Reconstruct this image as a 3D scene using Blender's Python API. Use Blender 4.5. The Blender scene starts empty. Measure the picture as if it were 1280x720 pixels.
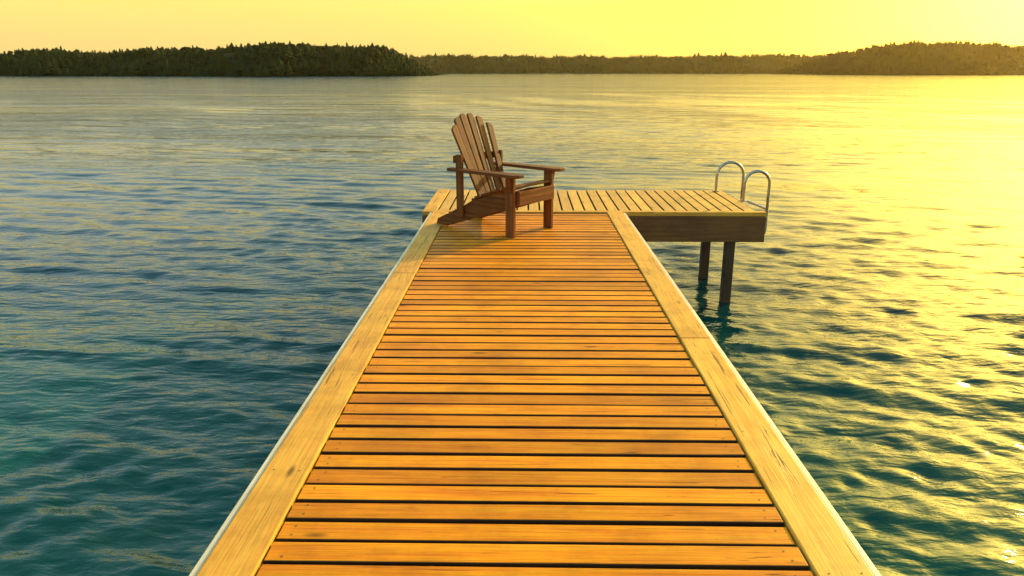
import bpy, bmesh, math, random
import numpy as np
from mathutils import Vector, Matrix
random.seed(7); rng=np.random.default_rng(11)
S=bpy.context.scene
S.view_settings.view_transform='Standard'; S.view_settings.look='None'; S.view_settings.exposure=0
COL=S.collection
WATER_Z=-0.95; H=1.33
SUN_AZ=math.radians(44)   # clockwise from +Y
SUN_EL=math.radians(18)

# ---------------------------------------------------------------- helpers
def N(nt,t,**kw):
    n=nt.nodes.new(t)
    for k,v in kw.items():
        if k in n.inputs.keys(): n.inputs[k].default_value=v
        else: setattr(n,k,v)
    return n
def L(nt,a,b): nt.links.new(a,b)
def newmat(name):
    m=bpy.data.materials.new(name); m.use_nodes=True
    nt=m.node_tree; b=nt.nodes['Principled BSDF']; return m,nt,b
def ramp(nt,stops,interp='LINEAR'):
    r=nt.nodes.new('ShaderNodeValToRGB'); r.color_ramp.interpolation=interp
    el=r.color_ramp.elements
    while len(el)<len(stops): el.new(0.5)
    for e,(p,c) in zip(el,stops):
        e.position=p; e.color=(c[0],c[1],c[2],1) if not isinstance(c,(int,float)) else (c,c,c,1)
    return r
def math_(nt,op,a,b=None,clamp=False):
    n=nt.nodes.new('ShaderNodeMath'); n.operation=op; n.use_clamp=clamp
    for i,v in enumerate((a,b)):
        if v is None: continue
        if isinstance(v,(int,float)): n.inputs[i].default_value=v
        else: L(nt,v,n.inputs[i])
    return n.outputs[0]
def mixc(nt,mode,f,a,b):
    n=nt.nodes.new('ShaderNodeMix'); n.data_type='RGBA'; n.blend_type=mode
    for i,v in ((0,f),(6,a),(7,b)):
        if isinstance(v,(int,float)): n.inputs[i].default_value=v
        elif isinstance(v,tuple): n.inputs[i].default_value=(*v,1)
        else: L(nt,v,n.inputs[i])
    return n.outputs[2]

# ---------------------------------------------------------------- wood material
def wood(name,cols,dark=0.35,rough=0.5,bump=0.25,scale=1.0,stain=0.5,rvar=0.35,crack=0.0,spec=0.5):
    m,nt,b=newmat(name)
    uv=N(nt,'ShaderNodeUVMap',uv_map='UVMap').outputs[0]
    at=N(nt,'ShaderNodeAttribute',attribute_name='rnd').outputs['Fac']
    mp=N(nt,'ShaderNodeMapping'); mp.inputs['Scale'].default_value=(1.6*scale,38*scale,1); L(nt,uv,mp.inputs[0])
    n1=N(nt,'ShaderNodeTexNoise',Scale=1.0,Detail=6.0,Roughness=0.6,Distortion=0.6); L(nt,mp.outputs[0],n1.inputs['Vector'])
    mp2=N(nt,'ShaderNodeMapping'); mp2.inputs['Scale'].default_value=(4*scale,170*scale,1); L(nt,uv,mp2.inputs[0])
    n2=N(nt,'ShaderNodeTexNoise',Scale=1.0,Detail=3.0); L(nt,mp2.outputs[0],n2.inputs['Vector'])
    r=ramp(nt,[(0.25,cols[0]),(0.5,cols[1]),(0.75,cols[2])]); L(nt,n1.outputs[0],r.inputs[0])
    tone=ramp(nt,[(0.0,(1-rvar,1-rvar*1.15,1-rvar*1.2)),(0.5,(0.92,0.9,0.87)),(1.0,(1.08,1.06,1.02))]); L(nt,at,tone.inputs[0])
    c=mixc(nt,'MULTIPLY',1.0,r.outputs[0],tone.outputs[0])
    fine=ramp(nt,[(0.3,0.68),(0.6,1.0)]); L(nt,n2.outputs[0],fine.inputs[0])
    c=mixc(nt,'MULTIPLY',0.8,c,fine.outputs[0])
    mp3=N(nt,'ShaderNodeMapping'); mp3.inputs['Scale'].default_value=(2.2,60,1); L(nt,uv,mp3.inputs[0])
    n3=N(nt,'ShaderNodeTexNoise',Scale=1.0,Detail=4.0,Distortion=1.2); L(nt,mp3.outputs[0],n3.inputs['Vector'])
    cr=ramp(nt,[(0.28+crack,dark),(0.34+crack,1.0)]); L(nt,n3.outputs[0],cr.inputs[0])
    c=mixc(nt,'MULTIPLY',1.0,c,cr.outputs[0])
    mp4=N(nt,'ShaderNodeMapping'); mp4.inputs['Scale'].default_value=(2.0,6.5,1); L(nt,uv,mp4.inputs[0])
    v=N(nt,'ShaderNodeTexVoronoi',Scale=1.0); L(nt,mp4.outputs[0],v.inputs['Vector'])
    k=ramp(nt,[(0.035,0.2),(0.10,1.0)]); L(nt,v.outputs['Distance'],k.inputs[0])
    c=mixc(nt,'MULTIPLY',0.85,c,k.outputs[0])
    geo=N(nt,'ShaderNodeNewGeometry')
    n4=N(nt,'ShaderNodeTexNoise',Scale=2.6,Detail=6.0,Roughness=0.7); L(nt,geo.outputs['Position'],n4.inputs['Vector'])
    st=ramp(nt,[(0.34,(1-stain,1-stain*1.1,1-stain*1.15)),(0.56,(1,1,1))]); L(nt,n4.outputs[0],st.inputs[0])
    c=mixc(nt,'MULTIPLY',1.0,c,st.outputs[0])
    L(nt,c,b.inputs['Base Color'])
    rr=math_(nt,'MULTIPLY_ADD',n1.outputs[0],0.3); nt.nodes[-1].inputs[2].default_value=rough-0.12
    L(nt,rr,b.inputs['Roughness']); b.inputs['Specular IOR Level'].default_value=spec
    h=math_(nt,'ADD',n1.outputs[0],math_(nt,'MULTIPLY',cr.outputs[0],1.2)); h=math_(nt,'ADD',h,math_(nt,'MULTIPLY',n2.outputs[0],0.5))
    bp=N(nt,'ShaderNodeBump',Strength=bump,Distance=0.004); L(nt,h,bp.inputs['Height']); L(nt,bp.outputs[0],b.inputs['Normal'])
    return m
M_PLANK=wood('deck_plank_wood',[(0.74,0.19,0.002),(0.95,0.335,0.004),(0.98,0.45,0.010)],stain=0.28,rvar=0.32,spec=0.15,rough=0.5,crack=0.018,bump=0.4)
M_SIDE=wood('gap_shade_wood',[(0.05,0.018,0.004),(0.08,0.027,0.006),(0.12,0.045,0.01)],stain=0.4)  # side faces coloured dark so gaps between boards read as shaded; joists reuse it
M_PLAT=wood('platform_plank_wood',[(0.70,0.33,0.04),(0.86,0.46,0.07),(0.92,0.56,0.11)],stain=0.2,rvar=0.2,spec=0.3)
M_EDGE=wood('edge_board_wood',[(0.80,0.34,0.035),(0.93,0.47,0.06),(0.96,0.57,0.10)],stain=0.3,rvar=0.08,crack=0.045,spec=0.2,bump=0.4)
M_TRIM=wood('pale_trim_wood',[(0.82,0.66,0.40),(0.88,0.76,0.52),(0.9,0.82,0.62)],stain=0.12,rvar=0.1)
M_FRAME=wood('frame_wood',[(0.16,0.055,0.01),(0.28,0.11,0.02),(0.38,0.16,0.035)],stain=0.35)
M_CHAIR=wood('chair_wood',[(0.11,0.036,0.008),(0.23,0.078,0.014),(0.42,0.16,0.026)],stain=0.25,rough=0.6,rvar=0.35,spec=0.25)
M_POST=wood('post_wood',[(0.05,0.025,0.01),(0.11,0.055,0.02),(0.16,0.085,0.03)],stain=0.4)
M_MET,nt,b=newmat('ladder_steel')
b.inputs['Metallic'].default_value=1; b.inputs['Base Color'].default_value=(0.45,0.42,0.37,1)
n=N(nt,'ShaderNodeTexNoise',Scale=30.0,Detail=3.0); r=ramp(nt,[(0.3,0.10),(0.7,0.22)]); L(nt,n.outputs[0],r.inputs[0]); L(nt,r.outputs[0],b.inputs['Roughness'])
M_SCR,nt,b=newmat('screw_steel'); b.inputs['Roughness'].default_value=0.6
n=N(nt,'ShaderNodeTexNoise',Scale=80.0); r=ramp(nt,[(0.3,(0.06,0.03,0.012)),(0.7,(0.16,0.08,0.03))]); L(nt,n.outputs[0],r.inputs[0]); L(nt,r.outputs[0],b.inputs['Base Color'])

# ---------------------------------------------------------------- mesh builder
class MB:
    def __init__(s): s.v=[];s.f=[];s.uv=[];s.r=[]
    def prism(s,poly,along,origin,ex,ey,ez,thick,axis=0,rnd=None):
        rnd=random.random() if rnd is None else rnd
        off=random.random()*40
        n=len(poly); base=len(s.v)
        for k in (0,1):
            for (a,bb) in poly: s.v.append(origin+ex*a+ey*bb+ez*(thick*k))
        def uvp(i):
            a,bb=poly[i%n]; return (a,bb) if axis==0 else (bb,a)
        def add(idx,uvs):
            s.f.append([base+i for i in idx]); s.uv.append([(u+off,w+off*1.7) for u,w in uvs]); s.r.append(rnd)
        add(list(range(n-1,-1,-1)),[uvp(i) for i in range(n-1,-1,-1)])
        add(list(range(n,2*n)),[uvp(i) for i in range(n)])
        for i in range(n):
            j=(i+1)%n
            a=uvp(i);c=uvp(j)
            if abs(a[0]-c[0])>=abs(a[1]-c[1]):
                uv=[(a[0],a[1]),(c[0],a[1]),(c[0],a[1]+thick),(a[0],a[1]+thick)]
            else:
                uv=[(a[0],a[1]),(a[0],c[1]),(a[0]+thick,c[1]),(a[0]+thick,a[1])]
            add([i,j,n+j,n+i],uv)
    def box(s,c,size,axis=0,rnd=None,rot=0.0):
        sx,sy,sz=size; X,Y,Z=Vector((1,0,0)),Vector((0,1,0)),Vector((0,0,1))
        if rot: R=Matrix.Rotation(rot,3,'Z'); X=R@X; Y=R@Y
        c=Vector(c)
        if axis in(0,1):
            s.prism([(-sx/2,-sy/2),(sx/2,-sy/2),(sx/2,sy/2),(-sx/2,sy/2)],None,c-Z*(sz/2),X,Y,Z,sz,axis,rnd)
        else:
            s.prism([(-sz/2,-sx/2),(sz/2,-sx/2),(sz/2,sx/2),(-sz/2,sx/2)],None,c-Y*(sy/2),Z,X,Y,sy,0,rnd)
    def beam(s,p0,p1,w,t,side,rnd=None):
        p0=Vector(p0);p1=Vector(p1);d=(p1-p0);ln=d.length;d.normalize();side=Vector(side).normalized()
        up=side.cross(d).normalized()
        s.prism([(0,-w/2),(ln,-w/2),(ln,w/2),(0,w/2)],None,p0-side*(t/2),d,up,side,t,0,rnd)
    def obj(s,name,mat,parent=None,bevel=0.0,seg=2,side=None):
        me=bpy.data.meshes.new(name); me.from_pydata([tuple(v) for v in s.v],[],s.f)
        uvl=me.uv_layers.new(name='UVMap'); flat=[c for f in s.uv for u in f for c in u]
        uvl.data.foreach_set('uv',flat)
        a=me.attributes.new('rnd','FLOAT','FACE'); a.data.foreach_set('value',s.r)
        bm=bmesh.new(); bm.from_mesh(me); bmesh.ops.recalc_face_normals(bm,faces=bm.faces)
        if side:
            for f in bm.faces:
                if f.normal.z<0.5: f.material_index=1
        bm.to_mesh(me); bm.free()
        me.materials.append(mat)
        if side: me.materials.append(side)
        o=bpy.data.objects.new(name,me); COL.objects.link(o)
        if parent: o.parent=parent
        if bevel:
            md=o.modifiers.new('bevel','BEVEL'); md.width=bevel; md.segments=seg; md.limit_method='ANGLE'; md.angle_limit=math.radians(40); md.harden_normals=False
        return o
def empty(name,loc=(0,0,0)):
    e=bpy.data.objects.new(name,None); e.empty_display_size=0.3; COL.objects.link(e); e.location=loc; return e

# ---------------------------------------------------------------- dock
XL,XR=-0.893,0.962; EB=0.155; Y0,Y1=-2.6,7.14
dock=empty('wooden_dock')
mb=MB()
pitch=0.104; y=Y0+pitch/2; ix0=XL+EB+0.006; ix1=XR-EB-0.006
screws=[]
while y+pitch/2<Y1-0.003:
    j=random.uniform(-0.0025,0.0025); wv=0.087+random.uniform(-0.005,0.0025)
    z=random.uniform(-0.003,0.002)
    mb.box(((ix0+ix1)/2,y+j,-0.021+z),(ix1-ix0,wv,0.042),0,rot=random.uniform(-0.0025,0.0025))
    for xs in (ix0+0.045,ix1-0.045):
        for dy in (-0.022,0.022):
            if random.random()<0.7: screws.append((xs+random.uniform(-.008,.008),y+dy+random.uniform(-.004,.004),z))
    y+=pitch
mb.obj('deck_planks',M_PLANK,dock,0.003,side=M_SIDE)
mb=MB()
for xc in (XL+EB/2,XR-EB/2):
    ys=[Y0,-0.6,1.35,4.85,Y1-0.004] if xc<0 else [Y0,0.0,3.6,Y1-0.004]
    for a,b_ in zip(ys[:-1],ys[1:]):
        mb.box((xc,(a+b_)/2,-0.014),(EB,b_-a-0.004,0.042),1)
        for yy in np.arange(a+0.08,b_,0.83):
            for dx in(-0.045,0.045): screws.append((xc+dx,yy+random.uniform(-.01,.01),0.007))
mb.obj('edge_boards',M_EDGE,dock,0.005)
mb=MB()
for xc in (XL-0.013,XR+0.013):
    for a,b_ in ((Y0,0.9),(0.9,4.1),(4.1,Y1-0.01)):
        mb.box((xc,(a+b_)/2,-0.05),(0.022,b_-a-0.003,0.10),1)
mb.obj('side_trim',M_TRIM,dock,0.003)
mb=MB()
for xc in (XL+0.03,XR-0.03): mb.box((xc,(Y0+Y1)/2,-0.17),(0.045,Y1-Y0-0.02,0.24),1)
for xc in (-0.45,0.03,0.51): mb.box((xc,(Y0+Y1)/2,-0.165),(0.045,Y1-Y0-0.02,0.22),1)
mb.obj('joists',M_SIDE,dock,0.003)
mb=MB()
for yy in (-1.6,1.6,4.4):
    for xc in (-0.74,0.80): mb.box((xc,yy,-1.75),(0.10,0.10,2.95),2)
mb.obj('dock_posts',M_POST,dock,0.01)

# platform
PX0,PX1,PY0,PY1=-1.0,2.36,7.145,8.56
mb=MB(); p=0.112; x=PX0+0.145+p/2
while x+p/2<PX1-0.02:
    z=random.uniform(-0.002,0.0015)
    mb.box((x,(PY0+0.095+PY1)/2,-0.0175+z),(0.096,PY1-PY0-0.10,0.035),1)
    x+=p
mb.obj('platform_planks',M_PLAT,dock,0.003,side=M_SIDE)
mb=MB()
mb.box(((PX0+PX1)/2,PY0+0.044,-0.0155),(PX1-PX0,0.086,0.040),0)
mb.box((PX0+0.068,(PY0+0.092+PY1)/2,-0.0155),(0.134,PY1-PY0-0.094,0.040),1)
mb.obj('platform_edge_boards',M_EDGE,dock,0.004)
mb=MB()
mb.box(((XR+0.03+PX1)/2,PY0+0.022,-0.165),(PX1-XR-0.03,0.045,0.255),0)
mb.box(((PX0+XL-0.03)/2+0.0,PY0+0.022,-0.165),(XL-0.03-PX0,0.045,0.255),0)
mb.box((PX1-0.022,(PY0+PY1)/2+0.02,-0.167),(0.045,PY1-PY0-0.09,0.255),1)
mb.box((PX0+0.022,(PY0+PY1)/2+0.02,-0.167),(0.045,PY1-PY0-0.09,0.255),1)
mb.box(((PX0+PX1)/2,PY1-0.024,-0.165),(PX1-PX0,0.045,0.255),0)
for yy in (7.55,7.95,8.3): mb.box(((PX0+PX1)/2,yy,-0.15),(PX1-PX0-0.1,0.045,0.22),0)
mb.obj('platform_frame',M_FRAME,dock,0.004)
mb=MB()
for xx in (-0.86,0.75,2.06):
    for yy in (7.27,8.22): mb.box((xx,yy,-1.75),(0.095,0.095,2.9),2)
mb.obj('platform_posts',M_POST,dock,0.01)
vs=[];fs=[]
for (sx,sy,sz) in screws:
    b0=len(vs)
    for k in range(8):
        a=k*math.pi/4; vs.append((sx+0.0036*math.cos(a),sy+0.0036*math.sin(a),sz+0.0008))
    fs.append(list(range(b0,b0+8)))
me=bpy.data.meshes.new('deck_screws'); me.from_pydata(vs,[],fs); me.materials.append(M_SCR)
o=bpy.data.objects.new('deck_screws',me); COL.objects.link(o); o.parent=dock

# ---------------------------------------------------------------- ladder
lad=empty('swim_ladder',(0,0,0))
def tube(name,pts,r,parent,mat):
    cu=bpy.data.curves.new(name,'CURVE'); cu.dimensions='3D'; cu.bevel_depth=r; cu.bevel_resolution=5; cu.resolution_u=2; cu.use_fill_caps=True
    sp=cu.splines.new('POLY'); sp.points.add(len(pts)-1)
    for q,pt in zip(sp.points,pts): q.co=(*pt,1)
    o=bpy.data.objects.new(name,cu); COL.objects.link(o); o.data.materials.append(mat)
    bpy.context.view_layer.update()
    me=bpy.data.meshes.new_from_object(o.evaluated_get(bpy.context.evaluated_depsgraph_get()))
    bpy.data.objects.remove(o); o=bpy.data.objects.new(name,me); COL.objects.link(o); o.parent=parent
    for pl in me.polygons: pl.use_smooth=True
    return o
def hoop(yy,nm,x0,x1,top):
    R=(x1-x0)/2
    pts=[(x0,yy,0.006),(x0,yy,top-R-0.02)]
    for k in range(0,19):
        a=math.pi-k*math.pi/18; pts.append(((x0+x1)/2+R*math.cos(a),yy,top-R+R*math.sin(a)))
    pts+=[(x1,yy,-0.30),(x1-0.012,yy,-0.35),(x1-0.04,yy,-0.38)] 
    tube(nm,pts,0.016,lad,M_MET)
    tube(nm+'_foot',[(x0,yy,0.004),(x0,yy,0.016)],0.036,lad,M_MET)
hoop(7.80,'front_rail',2.315,2.575,0.32); hoop(8.46,'rear_rail',2.19,2.49,0.335)
for i,zz in enumerate((-0.08,-0.30)): tube('rung_%d'%(i+1),[(2.575,7.80,zz),(2.49,8.46,zz)],0.014,lad,M_MET)

# ---------------------------------------------------------------- adirondack chair
ch=empty('adirondack_chair',(0.05,6.20,0.002)); ch.rotation_euler=(0,0,math.radians(-38))
mb=MB(); V=Vector
HW=0.262
for sy in(-1,1):
    y=sy*HW
    mb.box((0.0,y,0.25),(0.085,0.032,0.50),2)
    prof=[(0.055,0.385),(0.055,0.27),(-0.40,0.115),(-0.74,0.0),(-0.88,0.0),(-0.86,0.055),(-0.55,0.20),(-0.45,0.255),(-0.2,0.335)]
    mb.prism(prof,None,V((0,y-sy*0.036-0.0145,0)),V((1,0,0)),V((0,0,1)),V((0,1,0)),0.029,0)
    mb.box((-0.56,y,0.375),(0.065,0.03,0.53),2)
    arm=[(-0.66,-0.035),(-0.45,-0.045),(-0.1,-0.06),(0.06,-0.068),(0.105,-0.06),(0.13,-0.03),(0.13,0.03),(0.105,0.06),(0.06,0.068),(-0.1,0.06),(-0.45,0.045),(-0.66,0.035)]
    mb.prism(arm,None,V((0,y+sy*0.02,0.501)),V((1,0,0)),V((0,1,0)),V((0,0,1)),0.026,0)
    mb.prism([(0.0,0.0),(0.05,0.0),(0.012,-0.13),(0.0,-0.13)],None,V((0,y+sy*0.0165,0.499)),V((0,sy,0)),V((0,0,1)),V((1,0,0)),0.025,1)
mb.box((0.066,0,0.325),(0.022,2*HW-0.045,0.115),1)
ctrl=[(0.0,0.402),(-0.075,0.388),(-0.15,0.365),(-0.225,0.339),(-0.30,0.313),(-0.375,0.288)]
for i,(xx,zz) in enumerate(ctrl):
    sl=0.0 if i==0 else 0.33
    d=V((math.cos(sl),0,math.sin(sl)))
    mb.prism([(-0.032,-0.252),(0.032,-0.252),(0.032,0.252),(-0.032,0.252)],None,V((xx,0,zz)),d,V((0,1,0)),V((-d.z,0,d.x)),0.02,1)
mb.box((-0.46,0,0.235),(0.03,2*HW-0.10,0.07),1)
mb.beam((-0.605,-HW-0.02,0.60),(-0.605,HW+0.02,0.60),0.06,0.028,(1,0,0))
tilt=math.radians(23)
up=V((-math.sin(tilt),0,math.cos(tilt))); nrm=V((math.cos(tilt),0,math.sin(tilt)))
O=V((-0.425,0,0.235))
ns=6; tops=[0.68,0.755,0.79,0.79,0.755,0.68]
for i in range(ns):
    k=i-(ns-1)/2
    b0=k*0.066; a=math.radians(k*2.3); 
    ex=up*math.cos(a)+V((0,1,0))*math.sin(a); ey=V((0,1,0))*math.cos(a)-up*math.sin(a)
    Lh=tops[i]; w0=0.025; w1=0.035
    cap=[(Lh+0.018*math.cos(t)-0.018,w1*math.sin(t)) for t in np.linspace(-math.pi/2,math.pi/2,7)]
    cap=[(u-abs(k)*0.18*(w*np.sign(k)),w) for u,w in cap]
    poly=[(0,-w0)]+cap+[(0,w0)]
    mb.prism(poly,None,O+V((0,1,0))*b0+nrm*(0.030*(k/2.5)**2),ex,ey,nrm,0.021,0)
mb.obj('chair_frame',M_CHAIR,ch,0.0035)

# ---------------------------------------------------------------- water
def water():
    ang=np.concatenate([np.arange(-52,52,0.14),np.arange(52,308,1.6)]); ang=np.radians(ang)
    dth=np.radians(np.where(np.degrees(ang)<52,0.14,1.6))
    r=[0.35]
    while r[-1]<80: r.append(r[-1]*1.0052+0.001)
    while r[-1]<6000: r.append(r[-1]*1.06)
    r=np.array(r); dr=np.gradient(r)
    A,R=np.meshgrid(ang,r); cell=np.maximum(dr[:,None],R*dth[None,:]*1.0)
    X=R*np.sin(A); Y=R*np.cos(A); Z=np.zeros_like(X)
    def lowf(sx,sy,seed):
        g=np.random.default_rng(seed); o=np.zeros_like(X)
        for _ in range(8):
            kx,ky=g.normal(0,sx),g.normal(0,sy); o+=np.sin(kx*X+ky*Y+g.uniform(0,6.28))
        return o/2.8
    gust=np.clip(1+0.35*lowf(0.2,0.5,5),0.45,1.7)
    g=np.random.default_rng(3)
    for i in range(96):
        lam=0.11*(1.0/0.11)**(g.uniform(0,1)**1.0)
        if i>92: lam=g.uniform(1.4,2.6)
        th=math.radians(g.normal(-110,13 if lam>0.4 else 28))
        k=2*math.pi/lam; slope=0.0205*(1.25 if 0.18<lam<0.55 else 0.85)*(0.65 if lam>0.9 else 1)
        amp=slope/k
        fade=np.clip((lam/cell-3)/4,0,1)
        ph=k*(math.cos(th)*X+math.sin(th)*Y)+g.uniform(0,6.28)
        ph=ph+0.9*np.sin(0.30/lam**0.5*(X*math.sin(th)-Y*math.cos(th))+g.uniform(0,6.28))
        Z+=amp*fade*gust*(np.sin(ph)+0.2*np.cos(2*ph))
    n0,n1=X.shape
    co=np.stack([X,Y,Z],-1).reshape(-1,3)
    co=np.vstack([co,[[0,0,0]]])
    idx=np.arange(n0*n1).reshape(n0,n1); nx=np.roll(idx,-1,axis=1)
    q=np.stack([idx[:-1],nx[:-1],nx[1:],idx[1:]],-1).reshape(-1,4)[:,::-1]
    me=bpy.data.meshes.new('lake_water')
    tri=np.stack([np.full(n1,n0*n1),nx[0],idx[0]],-1)[:, ::-1]
    nv=len(co); me.vertices.add(nv); me.vertices.foreach_set('co',co.ravel())
    nl=q.size+tri.size; me.loops.add(nl); me.loops.foreach_set('vertex_index',np.concatenate([q.ravel(),tri.ravel()]).astype(np.int32))
    nf=len(q)+len(tri); me.polygons.add(nf)
    st=np.concatenate([np.arange(len(q))*4,len(q)*4+np.arange(len(tri))*3]).astype(np.int32)
    me.polygons.foreach_set('loop_start',st)
    me.polygons.foreach_set('use_smooth',np.ones(nf,dtype=bool))
    me.update(calc_edges=True); me.validate()
    o=bpy.data.objects.new('lake_water',me); COL.objects.link(o); o.location=(0,0,WATER_Z)
    if me.polygons[1000].normal.z<0: me.flip_normals()
    m,nt,b=newmat('lake_water')
    geo=N(nt,'ShaderNodeNewGeometry').outputs['Position']
    b.inputs['Roughness'].default_value=0.05; b.inputs['IOR'].default_value=1.333
    n=N(nt,'ShaderNodeTexNoise',Scale=0.3,Detail=4.0); L(nt,geo,n.inputs['Vector'])
    # water gets deeper (bluer, darker) away from the shore behind the viewer
    sp=N(nt,'ShaderNodeSeparateXYZ'); L(nt,geo,sp.inputs[0])
    dd=math_(nt,'ADD',math_(nt,'MULTIPLY',sp.outputs[1],1/12.0),math_(nt,'MULTIPLY',n.outputs[0],0.3))
    r_=ramp(nt,[(0.12,(0.006,0.16,0.085)),(0.42,(0.003,0.075,0.052)),(0.8,(0.001,0.028,0.036))]); L(nt,dd,r_.inputs[0]); L(nt,r_.outputs[0],b.inputs['Base Color'])
    def nz(sx,sy,det,rot=0.2):
        mp=N(nt,'ShaderNodeMapping'); mp.inputs['Scale'].default_value=(sx,sy,1); mp.inputs['Rotation'].default_value=(0,0,rot); L(nt,geo,mp.inputs[0])
        q=N(nt,'ShaderNodeTexNoise',Scale=1.0,Detail=det,Roughness=0.55,Distortion=0.3); L(nt,mp.outputs[0],q.inputs['Vector']); return q.outputs[0]
    fine=nz(6,14.0,3.0); med=nz(0.8,3.0,3.0,0.3); big=nz(0.10,0.35,3.0,0.15)
    patch=nz(0.02,0.10,4.0,0.05)
    pr=ramp(nt,[(0.35,0.4),(0.65,1.0)]); L(nt,patch,pr.inputs[0])
    h=math_(nt,'ADD',math_(nt,'MULTIPLY',fine,0.016),math_(nt,'MULTIPLY',med,0.07))
    h=math_(nt,'ADD',h,math_(nt,'MULTIPLY',big,0.25))
    h=math_(nt,'MULTIPLY',h,pr.outputs[0])
    bp=N(nt,'ShaderNodeBump',Strength=0.85,Distance=1.0); L(nt,h,bp.inputs['Height']); L(nt,bp.outputs[0],b.inputs['Normal'])
    me.materials.append(m)
water()

# ---------------------------------------------------------------- far shores
def foliage(name,c0,c1,c2):
    m,nt,b=newmat(name); geo=N(nt,'ShaderNodeNewGeometry').outputs['Position']
    n=N(nt,'ShaderNodeTexNoise',Scale=0.12,Detail=6.0,Roughness=0.7); L(nt,geo,n.inputs['Vector'])
    r=ramp(nt,[(0.3,c0),(0.5,c1),(0.72,c2)]); L(nt,n.outputs[0],r.inputs[0]); L(nt,r.outputs[0],b.inputs['Base Color'])
    b.inputs['Roughness'].default_value=0.85; b.inputs['Specular IOR Level'].default_value=0.1
    return m
def tree_templates():
    T=[]
    g=random.Random(5)
    for v in range(6):
        V_=[];F=[]
        for zz,rr in((0,0.035),(0.5,0.02)):
            for k in range(4): V_.append((rr*math.cos(k*1.57),rr*math.sin(k*1.57),zz))
        for k in range(4): F.append((k,(k+1)%4,4+(k+1)%4)); F.append((k,4+(k+1)%4,4+k))
        if v<4:
            nt_=6; z0=g.uniform(0.05,0.15); wid=g.uniform(0.2,0.3)
            for t in range(nt_):
                f=t/nt_; zb=z0+(1-z0)*f*0.96; zt=min(1.0,zb+(1-z0)*0.34); rr=wid*(1-f)**0.8*g.uniform(0.75,1.2)+0.02
                b0=len(V_); n=9; ox,oy=g.uniform(-.02,.02),g.uniform(-.02,.02)
                for k in range(n):
                    a=k*6.283/n+t; q=rr*(g.uniform(0.85,1.2) if k%2 else g.uniform(0.45,0.7)); V_.append((ox+q*math.cos(a),oy+q*math.sin(a),zb-g.uniform(0,0.05)))
                V_.append((ox*0.5,oy*0.5,zt)); 
                for k in range(n): F.append((b0+k,b0+(k+1)%n,b0+n))
        else:
            for c in range(11):
                cx,cy,cz=g.uniform(-.26,.26),g.uniform(-.26,.26),g.uniform(0.25,0.82); rr=g.uniform(0.10,0.19)
                bm=bmesh.new(); bmesh.ops.create_icosphere(bm,subdivisions=1,radius=rr); bm.verts.ensure_lookup_table()
                b0=len(V_)
                for q in bm.verts: s_=g.uniform(0.65,1.35); V_.append((cx+q.co.x*s_,cy+q.co.y*s_,cz+q.co.z*s_*0.8))
                for f in bm.faces: F.append(tuple(b0+w.index for w in f.verts))
                bm.free()
        T.append((np.array(V_),np.array(F)))
    return T
TT=tree_templates()
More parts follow.
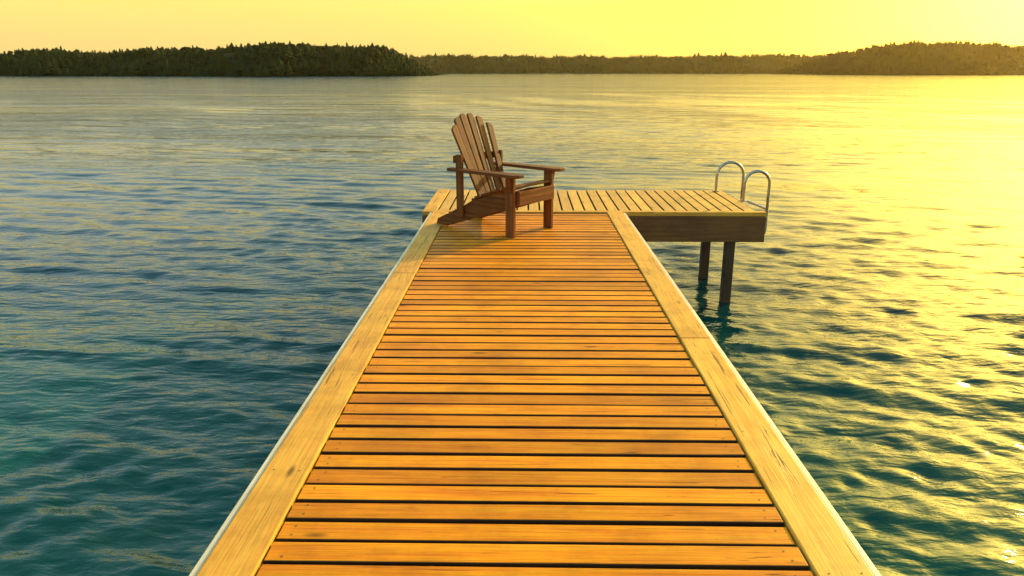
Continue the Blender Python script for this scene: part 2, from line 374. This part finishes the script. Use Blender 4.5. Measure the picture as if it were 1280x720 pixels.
def land(name,prof,y0,depth,th,count,matT,matG,broad=0.35):
    xs=np.array([p[0] for p in prof],float); hs=np.array([p[1] for p in prof],float); 
    xa,xb=xs[0],xs[-1]
    g=np.random.default_rng(len(name)*7+int(y0))
    shore=lambda x: y0+6*np.sin(x*0.021+1)+4*np.sin(x*0.067)+2*np.sin(x*.19)
    def gz(x,d):
        hh=np.interp(x,xs,hs)-th*0.85
        e=np.clip(np.minimum(x-xa,xb-x)/34,0,1); e=e*e*(3-2*e)
        s=np.clip(d/(depth*0.55),0,1)*np.clip((depth*1.7-d)/(depth*0.5),0,1); s=s*s*(3-2*s)*e
        return WATER_Z-0.9+1.4*np.clip(d/3,0,1)*np.clip(e*3,0,1)+np.maximum(hh,0.2)*s+0.35*np.sin(x*.3)*np.sin(d*.2)*s
    nx,nd=int((xb-xa)/4),26
    X,D=np.meshgrid(np.linspace(xa,xb,nx),np.linspace(-2,depth*1.7,nd))
    Yy=shore(X)+D; Zz=gz(X,np.maximum(D,0)); Zz[0]-=1.5; Zz[-1]-=3
    co=np.stack([X,Yy,Zz],-1).reshape(-1,3); idx=np.arange(nd*nx).reshape(nd,nx)
    q=np.stack([idx[:-1,:-1],idx[:-1,1:],idx[1:,1:],idx[1:,:-1]],-1).reshape(-1,4)
    me=bpy.data.meshes.new(name); me.from_pydata(co.tolist(),[],q.tolist()); me.materials.append(matG)
    o=bpy.data.objects.new(name,me); COL.objects.link(o)
    VV=[];FF=[];base=0
    x=g.uniform(xa+2,xb-2,count); d=0.8+(depth*1.3)*g.uniform(0,1,count)**1.4
    ne=count//12; x[:ne]=xa+2+g.uniform(0,45,ne); x[ne:2*ne]=xb-2-g.uniform(0,45,ne); d[:2*ne]=0.8+depth*1.5*g.uniform(0,1,2*ne)
    hv=1+0.18*np.sin(x*0.11+d*.05)+0.12*np.sin(x*0.37+2)
    z=gz(x,d)-0.2; y=shore(x)+d
    for i in range(count):
        edge=min(1,(x[i]-xa)/45+0.45,(xb-x[i])/45+0.45)
        t=g.integers(4,6) if g.random()<broad else g.integers(0,4)
        v,f=TT[t]; hgt=th*hv[i]*g.uniform(0.6,1.1)*(0.85 if t>=4 else 1)*edge*(1.25 if g.random()<0.06 else 1); a=g.uniform(0,6.28); wv=hgt*g.uniform(1.0,1.6)
        c,s=math.cos(a),math.sin(a)
        VV.append(np.stack([(v[:,0]*c-v[:,1]*s)*wv+x[i],(v[:,0]*s+v[:,1]*c)*wv+y[i],v[:,2]*hgt+z[i]],-1)); FF.append(f+base); base+=len(v)
    VV=np.vstack(VV);FF=np.vstack(FF)
    me=bpy.data.meshes.new('distant_trees'); n=len(VV); me.vertices.add(n); me.vertices.foreach_set('co',VV.ravel())
    me.loops.add(FF.size); me.loops.foreach_set('vertex_index',FF.ravel().astype(np.int32)); me.polygons.add(len(FF)); me.polygons.foreach_set('loop_start',(np.arange(len(FF))*3).astype(np.int32))
    me.update(calc_edges=True); me.materials.append(matT)
    o2=bpy.data.objects.new('distant_trees',me); COL.objects.link(o2)
land('shore_hill',[(-620,9.5),(-225,10.6),(-173,11),(-126,13.0),(-88,13.6),(-70,12.4),(-60,11),(-50,9),(-38,7)],330,45,4.2,7500,
     foliage('pine_foliage',(0.012,0.02,0.004),(0.022,0.034,0.006),(0.04,0.052,0.010)),foliage('shore_ground',(0.02,0.025,0.008),(0.03,0.035,0.01),(0.04,0.04,0.015)))
land('shore_hill',[(-330,14.5),(-100,15),(0,14),(100,13.4),(180,14.5),(270,15),(600,15)],640,60,4.5,7500,
     foliage('haze_tint_foliage',(0.02,0.028,0.007),(0.035,0.045,0.012),(0.055,0.065,0.018)),foliage('far_shore_ground',(0.03,0.035,0.012),(0.04,0.045,0.016),(0.05,0.05,0.02)))  # lighter greens: distance haze mixed into the colours of the middle shore
land('shore_hill',[(160,8),(192,10.5),(208,13.5),(228,16.5),(245,18),(273,18.2),(292,16.5),(420,17),(640,15)],450,50,4.5,7500,
     foliage('warm_haze_tint_foliage',(0.03,0.026,0.005),(0.05,0.042,0.008),(0.075,0.06,0.012)),foliage('warm_shore_ground',(0.03,0.028,0.01),(0.04,0.036,0.012),(0.05,0.042,0.015)))  # warmer, brighter tones: golden haze painted into the right shore's colours

# thin evening haze lying over the far half of the lake
hz=bpy.data.meshes.new('evening_haze')
bm=bmesh.new(); bmesh.ops.create_cube(bm,size=1.0)
for v_ in bm.verts: v_.co=Vector((v_.co.x*2600,v_.co.y*900+620,v_.co.z*60+29.5+WATER_Z+0.4+0.6))
bm.to_mesh(hz); bm.free()
ho=bpy.data.objects.new('evening_haze',hz); COL.objects.link(ho)
m=bpy.data.materials.new('evening_haze'); m.use_nodes=True; nt=m.node_tree
nt.nodes.remove(nt.nodes['Principled BSDF'])
vs_=N(nt,'ShaderNodeVolumeScatter'); vs_.inputs['Color'].default_value=(1.0,0.74,0.28,1); vs_.inputs['Density'].default_value=0.00022; vs_.inputs['Anisotropy'].default_value=0.8
L(nt,vs_.outputs[0],nt.nodes['Material Output'].inputs['Volume']); hz.materials.append(m)

# ---------------------------------------------------------------- world / sun
w=bpy.data.worlds.new('World'); S.world=w; w.use_nodes=True; nt=w.node_tree; bg=nt.nodes['Background']
sky=N(nt,'ShaderNodeTexSky'); sky.sky_type='NISHITA'; sky.sun_disc=False; sky.sun_elevation=SUN_EL; sky.sun_rotation=SUN_AZ
sky.dust_density=3.0; sky.ozone_density=1.5; sky.air_density=1.2
tc=N(nt,'ShaderNodeTexCoord').outputs['Generated']
nrmz=N(nt,'ShaderNodeVectorMath',operation='NORMALIZE'); L(nt,tc,nrmz.inputs[0])
sep=N(nt,'ShaderNodeSeparateXYZ'); L(nt,nrmz.outputs[0],sep.inputs[0])
rA=ramp(nt,[(0.0,(12.0,7.7,2.7)),(0.08,(12.4,9.8,2.3)),(0.115,(10.3,9.8,5.6)),(0.18,(8.0,9.6,9.6)),(0.45,(4.2,7.9,9.8)),(1.0,(1.6,4.0,6.0))])
L(nt,sep.outputs[2],rA.inputs[0])
dt=N(nt,'ShaderNodeVectorMath',operation='DOT_PRODUCT'); L(nt,nrmz.outputs[0],dt.inputs[0])
dt.inputs[1].default_value=(math.sin(SUN_AZ)*math.cos(SUN_EL),math.cos(SUN_AZ)*math.cos(SUN_EL),math.sin(SUN_EL))
dm=math_(nt,'MAXIMUM',dt.outputs['Value'],0.0)
gl=math_(nt,'POWER',dm,6.0); g2=math_(nt,'POWER',dm,26.0)
glc2=mixc(nt,'MIX',g2,(0.0,0.0,0.0),(120.0,78.0,11.0))
c=mixc(nt,'MIX',0.9,sky.outputs[0],rA.outputs[0])
# haze towards the sun is more saturated: scale the blue down, then add the aureole
tint=mixc(nt,'MIX',math_(nt,'POWER',dm,3.0),(1.0,1.0,1.0),(1.08,0.94,0.35))
c=mixc(nt,'MULTIPLY',1.0,c,tint)
glc=mixc(nt,'MIX',gl,(0.0,0.0,0.0),(14.0,7.8,0.4))
c=mixc(nt,'ADD',1.0,c,glc); c=mixc(nt,'ADD',1.0,c,glc2)
L(nt,c,bg.inputs['Color']); bg.inputs['Strength'].default_value=0.1

sl=bpy.data.lights.new('sun','SUN'); sl.energy=5.0; sl.angle=math.radians(0.5); sl.color=(1.0,0.76,0.36)
so=bpy.data.objects.new('sun',sl); COL.objects.link(so)
sd=Vector((math.sin(SUN_AZ)*math.cos(SUN_EL),math.cos(SUN_AZ)*math.cos(SUN_EL),math.sin(SUN_EL)))
so.rotation_euler=sd.to_track_quat('Z','Y').to_euler(); so.location=sd*50

# ---------------------------------------------------------------- camera
cd=bpy.data.cameras.new('camera'); cd.sensor_width=36; cd.lens=26; cd.clip_end=10000; cd.clip_start=0.05
co=bpy.data.objects.new('camera',cd); COL.objects.link(co); co.location=(0,0,H)
co.rotation_euler=(math.radians(90-16.4),0,math.radians(0.95))
S.camera=co
